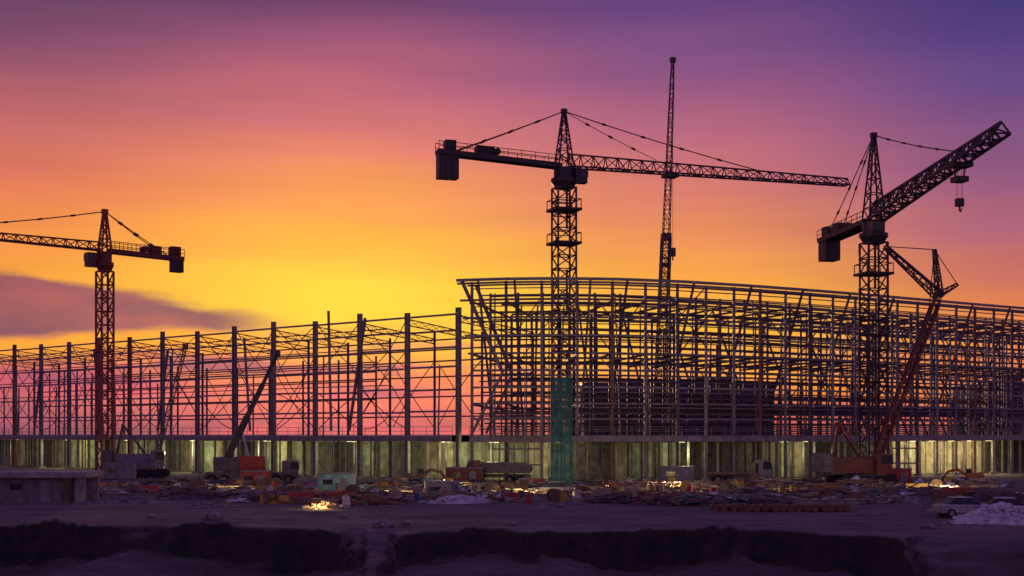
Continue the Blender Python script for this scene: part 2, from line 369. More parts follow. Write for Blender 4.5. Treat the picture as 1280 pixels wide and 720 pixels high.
for i in range(NS+1):
    ms=['steel','steel','steel4','steel3','steel2'][(i*7)%5]
    m=MB(); m.bar(S(i,0,0),S(i,0,TOP-.15),.36,.32); m.box(tuple(S(i,0,.15)),(1,1,.3)); sb(m,'column',ms)
    m=MB(); m.bar(S(i,8,5.7),S(i,8,TOP-.8),.32); sb(m,'column','steel4' if i%3 else 'steel3')
    m=MB(); m.bar(S(i,18,0),S(i,18,TOP-2.8),.34); sb(m,'column','steel4')
    for zz in (22.3,15.8,9.6):
        m=MB(); m.bar(S(i,.25,zz),S(i,17.8,zz-.6),.2,.24); sb(m,'cross_beam','steel4')
    if i<NS:
        # raking columns from the deck out to the eaves
        if i%2==0 or i<4:
            m=MB(); m.bar(S(i+.3,6,5.8),S(i+.3,-1.9,TOP-.2),.26,.22); sb(m,'raking_column',['steel','steel4','steel3'][i%3])
        if i%2==1 or i>12:
            m=MB(); m.bar(S(i+.7,4,5.8),S(i+.7,13,TOP-2),.22,.2); sb(m,'raking_column','steel4')
        m=MB(); m.bar(S(i+.5,3,5.7),S(i+.5+random.choice([0,0,0,.2,-.2]),3,random.choice([18.1,20.3,22.5,23.6])),.18); sb(m,'post','steel')
        m=MB(); m.bar(S(i+.6,13,5.7),S(i+.6+random.choice([0,0,.25,-.25]),13,random.choice([20.1,22,22.8])),.22); sb(m,'post','steel4')
        m=MB(); m.bar(S(i+.25,10,5.7),S(i+.25,10,random.choice([18.1,20.1,22,23.3])),.18); sb(m,'post','steel4')
        if i>13: m=MB(); m.bar(S(i+.8,.3,5.7),S(i+.8,.3,random.choice([15.9,20.3,22.5])),.2); sb(m,'post','steel')
def rail(off,zz,w,h,mm,i0=0,i1=NS,out=0):
    m=MB()
    for k in range(int(i0),int(i1)): m.bar(S(k,off,zz),S(k+1,off,zz),w,h)
    if out:
        d=(SPt[0]-SPt[1]).normalized(); m.bar(S(0,off,zz),S(0,off,zz)+d*out,w,h)
    sb(m,'rail',mm)
rail(-1.9,TOP-.1,.3,.34,'steel2',out=1.4)
for j,zz in enumerate(LV):
    rail(0,zz,.25,.25,'steel' if j%3 else 'steel2',out=max(0,1.9-.35*j))
    if j:
        rail(.2,zz+1.4,.1,.13,'steel',random.choice([0,0,3]),random.choice([NS,NS,NS-5]))
        rail(.2,zz+.7,.1,.13,'steel4',random.choice([0,0,3,8]),random.choice([NS,NS,NS-5]))
    rail(-2.0+(TOP-zz)*.43,zz-.5,.2,.2,'steel4')
    rail(3,zz-1.25,.16,.17,'steel',random.choice([0,0,2]),random.choice([NS,NS,NS-4]))
    rail(8,zz-.9,.22,.22,'steel4')
    rail(8.2,zz-1.8,.12,.14,'steel4',random.choice([0,0,4]),NS)
    rail(13,zz-1.5,.18,.2,'steel4')
    rail(13.2,zz-.4,.14,.15,'steel4',random.choice([0,4,8]),NS)
    rail(18,zz-2.4,.2,.24,'steel4')
nbr=0
for i in range(NS):
    if i%3==0:
        j=random.choice([0,1,2,3,4]); m=MB(); m.bar(S(i,.0,LV[j]),S(i+1,0,LV[j+2]),.12) if i%2 else m.bar(S(i+1,0,LV[j]),S(i,0,LV[j+2]),.12)
        sb(m,'brace','steel'); nbr+=1
    for j in range(0,8,2):
        if random.random()<(.6 if i<13 else .95) and nbr<99:
            m=MB(); a,b=(i,i+1) if random.random()<.5 else (i+1,i); m.bar(S(a,8,LV[j]-.9),S(b,8,LV[min(8,j+2)]-.9),.13); sb(m,'brace','steel4'); nbr+=1
ed=(SPt[0]-SPt[1]).normalized()
for o_ in (0,6):
    m=MB(); m.bar(S(.9,o_,13.5),S(0,o_,TOP)+ed*1.3,.38); sb(m,'raking_column','steel')
    m=MB(); m.bar(S(0,o_,6),S(.9,o_,13.5),.28); sb(m,'raking_column','steel2')
m=MB()
for i in range(NS):
    q=[S(i,-1.2,5.0),S(i+1,-1.2,5.0),S(i+1,20,5.0),S(i,20,5.0)]
    m.add(q+[p+Z*.75 for p in q],[(0,3,2,1),(4,5,6,7),(0,1,5,4),(2,3,7,6)])
sb(m,'deck_slab','concrete')
m=MB()
for i in range(NS*2): p=S(i/2,-1.1,5.75); m.bar(p,p+Z*1.1,.06)
for i in range(NS):
    for zz in (6.3,6.85): m.bar(S(i,-1.1,zz),S(i+1,-1.1,zz),.06)
sb(m,'guard_rail','steel')
for i in range(NS):
    c=S(i+.5,0,0); px=640+c.x*F/c.y
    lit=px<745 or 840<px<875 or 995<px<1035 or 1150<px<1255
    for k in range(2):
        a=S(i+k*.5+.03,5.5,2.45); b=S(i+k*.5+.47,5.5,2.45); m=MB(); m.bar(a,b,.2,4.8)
        sb(m,'wall_panel',(random.choice(['panel','panel','panel_g','panel_g','panel_d']) if px<1100 else 'panel_w') if px<880 or lit else 'panel_d')  # unlit bays get dark panels, lit right bays pale: lamplight put into colour
    for k in range(3):
        a=S(i+k*.33+random.uniform(0,.25),random.uniform(1,5),0); m=MB(); m.bar(a,a+Z*4.95,random.choice([.16,.22,.3])); sb(m,'pilaster',random.choice(['steel4','steel2','steel']))
    if lit and (i%2==0 or px>830):
        e=random.uniform(.5,1.0)*(1.9 if px>1100 else 1.0)
        m=MB(); m.bar(S(i+.35,2.6,4.9),S(i+.65,2.6,4.9),.2,.08); sb(m,'ceiling_lamp','lampw')
        point('lamp_light',S(i+.5,1.4,3.4)-S0,(330 if px<1100 else 270)*e,(1,.87,.42) if px<1100 else (1,.80,.40),stand,.6)

# ------------------------------------------------------------------ far buildings
def block(px0,px1,ytop,Y,label,nw,nr,lit=0):
    a=W(px0,Y); b=W(px1,Y); w=b.x-a.x; h=6+(540-ytop)*Y/F
    t=thing('office_block',label,'building',((a.x+b.x)/2,Y,0))
    MB().box((0,9,h/2),(w,18,h)).build('wall','far',t)
    MB().box((0,9,h+.3),(w+.5,18.5,.6)).build('roof','steel4',t)
    MB().box((w*.2,9,h+1.3),(w*.2,6,1.4)).build('plant_room','far',t)
    for r in range(nr):
        for k in range(nw):
            x=-w/2+w*(k+.5)/nw; z=4+(h-6)*(r+.5)/nr
            MB().box((x,-.02,z),(w/nw*.6,.16,(h-6)/nr*.5)).build('window','lampw' if random.random()<lit else 'glass',t)
block(730,968,480,268,'long low dark office block behind the middle of the tall frame',22,4)
block(1225,1300,478,290,'dark office block behind the frame at far right',8,4)

# ------------------------------------------------------------------ tower cranes
def tower_crane(label,bx,by,zj,zap,dv,jl,jr,cl,cr,mw,jw,jh,mm,mj,cw=(2.6,3.0),tfrac=.6,hook=0,collar=None,ch=.2,wb=.11,lower=None):
    B=V((bx,by,0)); d=V((dv[0],dv[1],0)).normalized(); s=d.cross(Z)
    r=thing('tower_crane',label,'tower crane',B,group='tower cranes over the site')
    T=lambda mb,n,m,par=None: mb.build(n,m,par or r,B)
    T(MB().box((bx,by,.4),(mw*2.4,mw*2.4,.9)),'foundation','concrete')
    sq=[(-mw/2,-mw/2),(mw/2,-mw/2),(mw/2,mw/2),(-mw/2,mw/2)]
    z=.8; zt=zj-2.8; n=int(round((zt-z)/5.5)); st=(zt-z)/n
    for k in range(n):
        m=MB(); m.lattice(B+Z*(z+k*st),B+Z*(z+(k+1)*st),sq,sq,3,.26,.14,up=d)
        if k%2==0: m.box((bx,by,z+(k+.5)*st),(.8,.8,.08)); m.bar(B+Z*(z+k*st)+d*.4,B+Z*(z+(k+1)*st)+d*.4,.3,.1)
        T(m,'mast_section',lower if lower and k<n*.66 else mm)
    if collar:
        for zc in collar:
            m=MB(); R=mw/2+.5
            for a,b in ((-1,-1),(1,-1),(1,1),(-1,1)):
                m.bar(B+s*R*a+d*R*b+Z*zc,B+s*R*a+d*R*b+Z*(zc+1.3),.12)
            for zz in (zc,zc+1.3):
                for (a,b),(a2,b2) in (((-1,-1),(1,-1)),((1,-1),(1,1)),((1,1),(-1,1)),((-1,1),(-1,-1))): m.bar(B+s*R*a+d*R*b+Z*zz,B+s*R*a2+d*R*b2+Z*zz,.3 if zz==zc else .1)
            m.box((bx,by,zc),(mw+1.1,mw+1.1,.12),math.atan2(d.y,d.x))
            T(m,'climbing_collar',mj)
    m=MB(); m.tube(B+Z*zt,B+Z*(zt+.7),mw*.5,14,mw*.68); m.tube(B+Z*(zt+.7),B+Z*(zt+1.2),mw*.7,14); m.tube(B+Z*(zt+1.2),B+Z*(zj-.2),mw*.55,14)
    T(m,'slewing_ring',mj)
    th=math.atan2(d.y,d.x)
    c=B+d*(mw*.5+.7)+s*(mw*.35)+Z*(zj-1.3)
    cab=T(MB().box(tuple(c),(1.6,1.2,1.9),th),'cab',mj)
    T(MB().box(tuple(c+d*.45+Z*.3),(.9,1.26,1.0),th),'window','glass',cab)
    m=MB(); hw=mw*.42; m.lattice(B+Z*(zj-.2),B+Z*zap,[(-hw,-hw),(hw,-hw),(hw,hw),(-hw,hw)],[(-.16,-.16),(.16,-.16),(.16,.16),(-.16,.16)],6,.2,.11,up=d)
    m.box((bx,by,zap),(.7,.7,.6),th); T(m,'tower_head',mm)
    j0=B+d*.6+Z*zj; j1=B+d*jl+Z*(zj+jr); nj=max(8,int(jl/1.7))
    T(MB().lattice(j0,j1,[(-jw/2,0),(jw/2,0),(0,jh)],[(-jw*.4,0),(jw*.4,0),(0,jh*.55)],nj,ch,wb),'jib',mj)
    k0=B-d*.6+Z*zj; k1=B-d*cl+Z*(zj+cr)
    m=MB()
    for e in (-1,1): m.bar(k0+s*e*jw*.5,k1+s*e*jw*.5,.25,.6)
    for k in range(9): p=k0.lerp(k1,k/8); m.bar(p-s*jw*.5,p+s*jw*.5,.16)
    m.bar(k0+Z*.3,k1+Z*.3,jw*.8,.08)
    cj=T(m,'counter_jib',mj)
    m=MB()
    for e in (-1,1):
        for k in range(10): p=k0.lerp(k1,k/9)+s*e*jw*.55; m.bar(p,p+Z*1.3,.08)
        for zz in (.7,1.3): m.bar(k0+s*e*jw*.55+Z*zz,k1+s*e*jw*.55+Z*zz,.08)
    T(m,'guard_rail',mj,cj)
    p=k0.lerp(k1,.62); T(MB().box(tuple(p+Z*.9),(cl*.14,jw*.8,1.0),th).tube(p+d*1.6+s*.6+Z*.8,p+d*1.6-s*.6+Z*.8,.45,12),'winch',mj,cj)
    p=k0.lerp(k1,.9); T(MB().box(tuple(p+Z*1.0),(1.4,jw*.8,1.3),th),'control_box',mj,cj)
    for k in range(3):
        p=k1+d*(cw[0]*(k+.5)/3)-Z*(cw[1]/2-.3)
        T(MB().box(tuple(p),(cw[0]/3-.06,jw*.95,cw[1]),th),'counterweight','crane')
    ap=B+Z*zap
    def pend(a,b,r_=.08,nb=5,sg=.25):
        q=[a.lerp(b,k/nb)-Z*sg*4*(k/nb)*(1-k/nb) for k in range(nb+1)]
        m=MB(); m.poly(q,r_)
        for t in q[1:-1]: m.tube(t-(b-a).normalized()*.3,t+(b-a).normalized()*.3,.15,6)
        T(m,'pendant','crane')
    pend(ap,j0.lerp(j1,.66)+Z*jh*.75)
    if jl>40: pend(ap,j0.lerp(j1,.3)+Z*jh,.05,4,.15)
    for e in (-1,1): pend(ap,k1+s*e*jw*.4+d*2.5+Z*.3,.07,4,.1)
    tp=j0.lerp(j1,tfrac); m=MB(); m.box(tuple(tp-Z*.35),(1.9,jw*1.05,.35),th)
    for a in (-1,1):
        for b in (-1,1): q=tp+d*a*.7+s*b*jw*.5; m.tube(q-Z*.2+s*.1,q-Z*.2-s*.1,.2,8)
    if hook: 
        for e in (-1,1): m.bar(tp+s*e*.7-Z*.4,tp+s*e*.5-Z*1.7,.16)
        m.box(tuple(tp-Z*1.9),(1.5,1.5,.6),th)
    T(m,'trolley',mj)
    if hook:
        hb=tp-Z*hook
        m=MB(); m.tube(tp+s*.3-Z*.4,hb+s*.3,.035,5); m.tube(tp-s*.3-Z*.4,hb-s*.3,.035,5); T(m,'hoist_rope','crane')
        m=MB(); m.box(tuple(hb-Z*.3),(.7,.8,.9),th); m.tube(hb-Z*.7,hb-Z*1.2,.1,6); m.tube(hb-Z*1.2,hb-Z*1.35+d*.3,.1,6); m.tube(hb-Z*1.35+d*.3,hb-Z*1.0+d*.5,.08,6); T(m,'hook_block',mj)
    return r
tower_crane('red latticed tower crane at far left with jib running out of frame',W(131,190).x,190,30.7,36.0,(-10.5,-9.5),34,.3,11.6,-.2,1.7,1.2,1.1,'crane_red','boom_red',cw=(1.7,2.2),tfrac=.5)
tower_crane('dark tower crane in the middle with long level jib pointing right',W(705,185).x,185,41.1,48.4,(.95,.30),42.3,-.2,17.2,.9,2.5,1.7,1.7,'crane','crane',cw=(2.7,3.7),tfrac=.35,collar=(35.4,31.0))
tower_crane('dark tower crane at right with thick jib rising toward the camera',W(1092,180).x,180,33.2,44.2,(6.2,-30),30.3,4.9,14.6,-.6,2.6,2.3,2.3,'crane','crane',cw=(2.4,3.2),tfrac=.70,hook=4.2,collar=(26.4,),ch=.28,wb=.17)

# ------------------------------------------------------------------ crawler and truck cranes
def crawler_crane(label,B,tip,foot,mm,bw=1.3,jib=None,strut=None,hookdrop=0,bodym=None,pend=True,taper=.55,ch=.13,extra=False):
    bodym=bodym or mm
    d=V((tip.x-B.x,tip.y-B.y,0)).normalized(); s=d.cross(Z); th=math.atan2(d.y,d.x)
    r=thing('crawler_crane',label,'crawler crane',B,group='crawler cranes')
    T=lambda mb,n,m,par=None,**k: mb.build(n,m,par or r,B,**k)
    for e in (-1,1):
        m=MB(); c=B+s*e*2.3
        prof=[(-3.4,.55),(-3.1,.12),(-2.7,0),(2.7,0),(3.1,.12),(3.4,.55),(3.1,1.0),(2.7,1.15),(-2.7,1.15),(-3.1,1.0)]
        n=len(prof); vs=[]
        for f in (-.5,.5):
            for x,z in prof: vs.append(c+d*x+s*f+Z*z)
        m.add(vs,[(i,(i+1)%n,n+(i+1)%n,n+i) for i in range(n)]+[tuple(range(n)),tuple(range(n,2*n))])
        T(m,'track','rubber')
    T(MB().box(tuple(B+Z*.9),(3,4,.7),th),'car_body','steel4')
    T(MB().box(tuple(B-d*1.2+Z*2.3),(5.6,3,1.9),th),'upper_body',bodym,bevel=.08)
    cab=T(MB().box(tuple(B+d*1.9+s*1.9+Z*2.6),(1.8,1.1,2.2),th),'cab',bodym)
    T(MB().box(tuple(B+d*2.2+s*1.9+Z*3.0),(1.3,1.16,1.0),th),'window','glass',cab)
    for k in range(3): T(MB().box(tuple(B-d*4.6+Z*(1.9+k*.75)),(1.2,4.2,.7),th),'counterweight','concrete_d')
    f=B+d*1.4+Z*foot; up_=s.cross((tip-f).normalized())
    a=bw/2; L=(tip-f).length; q0=f.lerp(tip,.10); q1=f.lerp(tip,.94)
    full=[(-a,-a),(a,-a),(a,a),(-a,a)]; md=[(x*taper,y*taper) for x,y in full]
    m=MB(); m.lattice(f,q0,[(-a,-a*.2),(a,-a*.2),(a,a*.2),(-a,a*.2)],full,3,.15,.09,up=up_); m.lattice(q0,q1,full,md,max(6,int(L*.9/bw)),ch,.07,up=up_); m.lattice(q1,tip,md,[(x*.6,y*.6) for x,y in md],2,.11,.07,up=up_)
    m.box(tuple(tip),(.8,.6,.7),th); T(m,'boom',mm)
    if extra:
        # heavier butt section with sheave frames below the middle crane's jib
        t5=f.lerp(tip,.56); fb=[(x*1.05,y*1.05) for x,y in full]; mb_=[(x*.80,y*.80) for x,y in full]
        m=MB(); m.lattice(q0,t5,fb,mb_,26,.2,.1,up=up_); m.box(tuple(t5),(1.3,1.2,1.0),th); m.box(tuple(f.lerp(tip,.49)),(1.5,1.2,.5),th); T(m,'boom_butt',mm)
    g_=B-d*2.8+Z*7.2
    m=MB() 
    for e in (-1,1): m.bar(B+d*.2+s*e*1.0+Z*3.2,g_+s*e*.4,.2); m.bar(B-d*3.6+s*e*1.0+Z*3.2,g_+s*e*.4,.16)
    m.bar(g_-s*.5,g_+s*.5,.3); T(m,'gantry',mm)
    if pend:
        for e in (-1,1): T(MB().poly([g_+s*e*.4,tip+s*e*.2],.04),'pendant','cable')
    if jib is not None:
        jd=(jib-tip).normalized(); n=max(5,int((jib-tip).length/1.3)); upj=s.cross(jd)
        T(MB().lattice(tip,jib,[(-.35,-.35),(.35,-.35),(.6,.6),(-.6,.6)],[(-.2,-.2),(.2,-.2),(.2,.2),(-.2,.2)],n,.17,.11,up=upj),'luffing_jib','crane')
        if strut is not None:
            m=MB(); m.lattice(tip,strut,[(-.5,-.3),(.5,-.3),(.5,.3),(-.5,.3)],[(-.15,-.15),(.15,-.15),(.15,.15),(-.15,.15)],5,.15,.1,up=d); T(m,'strut','crane')
            T(MB().poly([strut,jib],.06),'pendant','crane'); T(MB().poly([strut,f.lerp(tip,.82)],.06),'pendant','crane')
            e2=tip+d*2.2+Z*1.2; m=MB(); m.lattice(tip,e2,[(-.4,-.3),(.4,-.3),(.4,.3),(-.4,.3)],[(-.15,-.15),(.15,-.15),(.15,.15),(-.15,.15)],2,.14,.09); m.bar(e2,strut,.08); T(m,'strut','crane')
    if hookdrop:
        t=(jib or tip); T(MB().tube(t,t-Z*hookdrop,.03,5),'hoist_rope','cable'); T(MB().box(tuple(t-Z*(hookdrop+.4)),(.7,.7,1.2),th).tube(t-Z*(hookdrop+.8),t-Z*(hookdrop+1.6),.12,6),'hook_block',mm)
    return r
crawler_crane('slim nearly upright lattice boom crane rising behind the tall frame',W(810,200),P(841,73,200.5),1.9,'cranegrey',1.45,bodym='yellow',hookdrop=27,pend=False,taper=.34,ch=.11,extra=True)
crawler_crane('red crawler crane with leaning boom and dark luffing jib at right',W(1076,164),P(1174,366,165),1.9,'boom_red',.85,jib=P(1106,306,165.5),strut=P(1168,310,165),bodym='boom_red',pend=False,taper=.9,ch=.2)
crawler_crane('grey crawler crane with thin leaning boom right of the left tower crane',W(180,192),P(232,432,193),1.9,'cranegrey',.7,bodym='grey',pend=False)
def truck_crane(label,B,tip,bodym,boomm,chm):
    d=V((tip.x-B.x,tip.y-B.y,0)).normalized(); s=d.cross(Z); th=math.atan2(d.y,d.x)
    r=thing('truck_crane',label,'truck crane',B)
    T=lambda mb,n,m,par=None,**k: mb.build(n,m,par or r,B,**k)
    T(MB().box(tuple(B+d*.5+Z*1.1),(9.5,2.5,.7),th),'chassis',chm)
    c=T(MB().box(tuple(B+d*5.6+Z*1.8),(1.9,2.5,2.0),th),'cab',chm,bevel=.1); T(MB().box(tuple(B+d*6.1+Z*2.2),(1.0,2.55,.8),th),'window','glass',c)
    for x in (-3.4,-2.0,2.2,4.0,5.4):
        for e in (-1,1):
            w=T(MB().tube(B+d*x+s*e*.85+Z*.62,B+d*x+s*e*1.3+Z*.62,.62,14),'wheel','rubber'); T(MB().tube(B+d*x+s*e*1.28+Z*.62,B+d*x+s*e*1.34+Z*.62,.3,10),'rim','steel4',w)
    T(MB().box(tuple(B-d*1.4+Z*2.4),(3.8,2.5,1.7),th),'turret',chm,bevel=.1)
    T(MB().box(tuple(B+d*1.2+s*.9+Z*2.4),(3.0,1.0,1.9),th),'operator_cab',bodym,bevel=.08)
    f=B-d*1.8+Z*3.0; m1=f.lerp(tip,.4); m2=f.lerp(tip,.7)
    b=T(MB().bar(f,m1,.65,.8),'boom',boomm); T(MB().bar(m1,m2,.5,.6),'boom_extension',boomm,b); T(MB().bar(m2,tip,.36,.44).box(tuple(tip),(.6,.6,.6)),'boom_extension',boomm,b)
    T(MB().tube(B+d*1.0+Z*2.2,f.lerp(tip,.28),.18,8),'lift_ram','silver')
    for x in (-4.2,3.2):
        for e in (-1,1): T(MB().bar(B+d*x+Z*.9,B+d*x+s*e*2.6+Z*.9,.25).bar(B+d*x+s*e*2.6+Z*.9,B+d*x+s*e*2.6+Z*.05,.22).box(tuple(B+d*x+s*e*2.6+Z*.08),(.7,.7,.1),th),'outrigger','steel4')
    return r
truck_crane('truck crane with red operator cab and long dark leaning boom before the hall',W(303,166),P(347,440,166.5),'red','crane','steel4')

# ------------------------------------------------------------------ scaffold towers
def scaffold(label,px0,px1,ytop,Y,dep,net):
    a=W(px0,Y); b=W(px1,Y); h=6+(540-ytop)*Y/F; w=b.x-a.x; B=a
    r=thing('scaffold_tower',label,'scaffold',B)
    nxx=max(2,int(w/1.8)) 
    for y in (0,dep):
        for k in range(nxx+1): MB().tube((w*k/nxx,y,0),(w*k/nxx,y,h+.6),.06,6).build('standard','steel2',r)
    for j in range(int(h/1.9)+1):
        z=.3+1.9*j; m=MB()
        for y in (0,dep): m.tube((0,y,z),(w,y,z),.05,6)
        for k in range(nxx+1): m.tube((w*k/nxx,0,z),(w*k/nxx,dep,z),.05,6)
        m.build('ledger','steel2',r); MB().box((w/2,dep/2,z+.09),(w-.15,dep-.15,.06)).build('platform','wood',r)
    if net:
        m=MB(); n=14; vs=[]
        for j in range(n+1):
            for k in range(n+1): vs.append((-.1+(w+.2)*k/n,-.14+.06*math.sin(k*2.1+j*.7),.05+(h-.05)*j/n))
        m.add(vs,[(j*(n+1)+k,j*(n+1)+k+1,(j+1)*(n+1)+k+1,(j+1)*(n+1)+k) for j in range(n) for k in range(n)]); m.build('netting','net',r)
        for x in (-.13,w+.13): MB().add([(x,-.1,.05),(x,dep+.1,.05),(x,dep+.1,h),(x,-.1,h)],[(0,1,2,3)]).build('netting','net',r)
    return r
scaffold('scaffold tower wrapped in teal netting before the tall frame',690,714,470,146,1.8,True)
scaffold('open green grey scaffold just left of the teal netted tower',616,676,470,168,1.6,False)
scaffold('small open scaffold left of the bright panels at right',1120,1150,560,178,1.5,False)

# ------------------------------------------------------------------ gate booth
def booth():
    B=W(58,123); r=thing('gate_booth','low flat roofed concrete gate booth at the left edge','booth',B)
    MB().box((0,0,2.45),(8.6,5.2,.5)).build('roof','concrete',r,bevel=.04)
    MB().box((-.9,.2,1.1),(5.6,4.2,2.2)).build('wall','concrete_d',r)
    d=MB().box((.6,-1.93,1.0),(.9,.06,1.95)).build('door','grey',r); MB().box((.9,-2.0,1.0),(.05,.08,.2)).build('handle','silver',d)
    w=MB().box((-2.0,-1.93,1.4),(1.0,.08,.6)).build('window','glass',r); MB().box((-2.0,-1.96,1.07),(1.15,.14,.07)).build('sill','concrete',w)
    MB().box((3.4,-1.4,1.1),(.75,.75,2.2)).build('pier','concrete',r)
    MB().box((3.0,1.6,1.1),(2.2,.3,2.2)).build('rear_wall','concrete',r)
    MB().box((0,0,.06),(9,5.6,.14)).build('plinth','concrete_d',r)
booth()

# ------------------------------------------------------------------ site things
def cabin(px,Y,rz,m,look,L=6,h=2.6,z=0):
    r=thing('site_cabin',None,'cabin',W(px,Y,z),rz); later(r,look,'site cabin',px,'cabins and containers on the site')
    b=MB().box((0,0,h/2+.1),(L,2.4,h))
    for k in range(int(L/.35)): b.box((-L/2+.2+k*.35,-1.215,h/2+.1),(.12,.05,h-.25))
    b.build('body',m,r); MB().box((0,0,h+.16),(L+.12,2.5,.12)).build('roof','grey',r)
    w=MB().box((-L*.22,-1.25,h*.6),(1.0,.06,h*.3)).build('window','glass',r); MB().box((-L*.22,-1.27,h*.43),(1.1,.1,.06)).build('sill','grey',w)
    d=MB().box((L*.22,-1.25,h*.44),(.8,.06,h*.78)).build('door','grey',r); MB().box((L*.22+.3,-1.3,h*.44),(.05,.06,.2)).build('handle','silver',d)
    return r
def excavator(px,Y,rz,m,look,fold=0,sc_=1):
    r=thing('excavator',None,'excavator',W(px,Y),rz); later(r,look,'excavator',px,'excavators on the site'); r.scale=(sc_,)*3
    for e in (-1,1): MB().prism([(-2,.45),(-1.7,.05),(1.7,.05),(2,.45),(1.7,.9),(-1.7,.9)],e*1.1-.3,e*1.1+.3).build('track','rubber',r)
    MB().prism([(-2.1,1.0),(1.2,1.0),(1.2,1.6),(.2,2.0),(-1.9,2.1),(-2.2,1.7)],-1.25,1.25).build('body',m,r,bevel=.06)
    c=MB().prism([(-.1,1.6),(1.25,1.6),(1.1,2.9),(.1,3.0)],-1.2,-.25).build('cab',m,r); MB().prism([(.15,2.05),(1.2,2.05),(1.08,2.75),(.2,2.8)],-1.23,-.22).build('window','glass',c)
    a=V((1.1,.2,1.7)); b=V((2.9,.2,4.3-fold)); c2=V((4.9,.2,3.7-fold)); e=V((5.4,.2,1.3))
    MB().bar(a,b,.4,.6).bar(b,c2,.36,.5).build('boom',m,r); MB().bar(c2+V((-.4,0,.3)),e,.3,.4).build('arm',m,r)
    MB().prism([(5.0,1.3),(5.7,1.4),(5.9,.6),(5.3,.2),(4.8,.5)],-.35,.75).build('bucket','steel4',r)
    MB().tube((1.6,.2,1.6),(2.5,.2,3.3-fold*.7),.1,6).build('ram','silver',r)
    return r
def truck(px,Y,rz,mc,mb_,look,kind=0):
    r=thing('site_truck',None,'truck',W(px,Y),rz); later(r,look,'truck',px,'trucks on the site')
    MB().box((-.3,0,.95),(7.4,1.0,.35)).build('chassis','steel4',r)
    c=MB().prism([(1.9,.7),(3.7,.7),(3.75,1.6),(3.4,2.75),(2.0,2.85)],-1.2,1.2).build('cab',mc,r,bevel=.06); MB().prism([(2.5,1.75),(3.72,1.75),(3.42,2.6),(2.6,2.65)],-1.23,1.23).build('window','glass',c)
    if kind==0: MB().prism([(-3.9,1.3),(1.7,1.3),(1.8,2.6),(-3.6,2.5),(-4.2,1.9)],-1.25,1.25).build('tipper_bed',mb_,r)
    else:
        MB().box((-1.1,0,1.25),(5.8,2.4,.2)).build('flat_bed',mb_,r); MB().box((1.65,0,1.9),(.12,2.4,1.2)).build('headboard','steel4',r)
    for x in (-2.9,-1.6,2.7):
        for e in (-1,1):
            w=MB().tube((x,e*.8,.52),(x,e*1.2,.52),.52,12).build('wheel','rubber',r); MB().tube((x,e*1.18,.52),(x,e*1.23,.52),.26,10).build('rim','grey',w)
    for e in (-1,1): MB().box((3.78,e*.85,1.0),(.06,.3,.2)).build('headlight','head',r)
    return r
def car(px,Y,rz,m,look):
    r=thing('parked_car',None,'car',W(px,Y,ground_h((px-640)*Y/F,Y)),rz); later(r,look,'car',px,'vehicles parked on the site')
    MB().prism([(-2.1,.3),(2.1,.3),(2.15,.65),(1.9,.85),(.9,.95),(-1.7,1.0),(-2.15,.9)],-.88,.88).build('body',m,r,bevel=.1)
    c=MB(); c.add([(-1.6,-.84,.96),(1.0,-.84,.93),(1.0,.84,.93),(-1.6,.84,.96),(-1.0,-.66,1.42),(.3,-.66,1.44),(.3,.66,1.44),(-1.0,.66,1.42)],[(0,3,2,1),(4,5,6,7),(0,1,5,4),(1,2,6,5),(2,3,7,6),(3,0,4,7)]); c.build('window','glass',r,bevel=.05)
    MB().box((-.35,0,1.45),(1.35,1.36,.06)).build('roof',m,r,bevel=.02)
    for x in (-1.35,1.35):
        for e in (-1,1):
            w=MB().tube((x,e*.68,.33),(x,e*.92,.33),.33,14).build('wheel','rubber',r); MB().tube((x,e*.9,.33),(x,e*.935,.33),.19,10).build('rim','silver',w)
    for e in (-1,1): MB().box((2.1,e*.65,.72),(.1,.32,.16)).build('headlight','head',r); MB().box((-2.12,e*.7,.8),(.06,.25,.18)).build('tail_light','red',r)
    return r
def heap(px,Y,w,d,h,m,look,cat='heap',chunks=60,name='rubble_heap'):
    c=W(px,Y,ground_h((px-640)*Y/F,Y)); r=thing(name,None,cat,c); later(r,look,cat,px,'heaps of material on the site')
    n=26; vs=[]; sd_=random.random()*50
    for j in range(n+1):
        for i in range(n+1):
            u,v=i/n*2-1,j/n*2-1; q=max(0,1-(u*u+v*v)**.75)
            vs.append((u*w/2,v*d/2,-.12+h*q*(1+.55*mnoise.noise(V((u*2.2+sd_,v*2.2,0))))+.14*h*mnoise.noise(V((u*7+sd_,v*7,3)))*(q>0)))
    MB().add(vs,[(j*(n+1)+i,j*(n+1)+i+1,(j+1)*(n+1)+i+1,(j+1)*(n+1)+i) for j in range(n) for i in range(n)]).build('mound',m,r)
    if chunks:
        b=MB()
        for k in range(chunks):
            u,v=random.gauss(0,.42),random.gauss(0,.42); q=max(0,1-(u*u+v*v)**.75); s_=random.uniform(.08,.28)
            b.box((u*w/2,v*d/2,h*q*.95+.05),(s_*random.uniform(.6,2.6),s_,s_*.6),random.random()*3,.8,.8)
        o=b.build('debris',m,r); o['kind']='stuff'
    return r
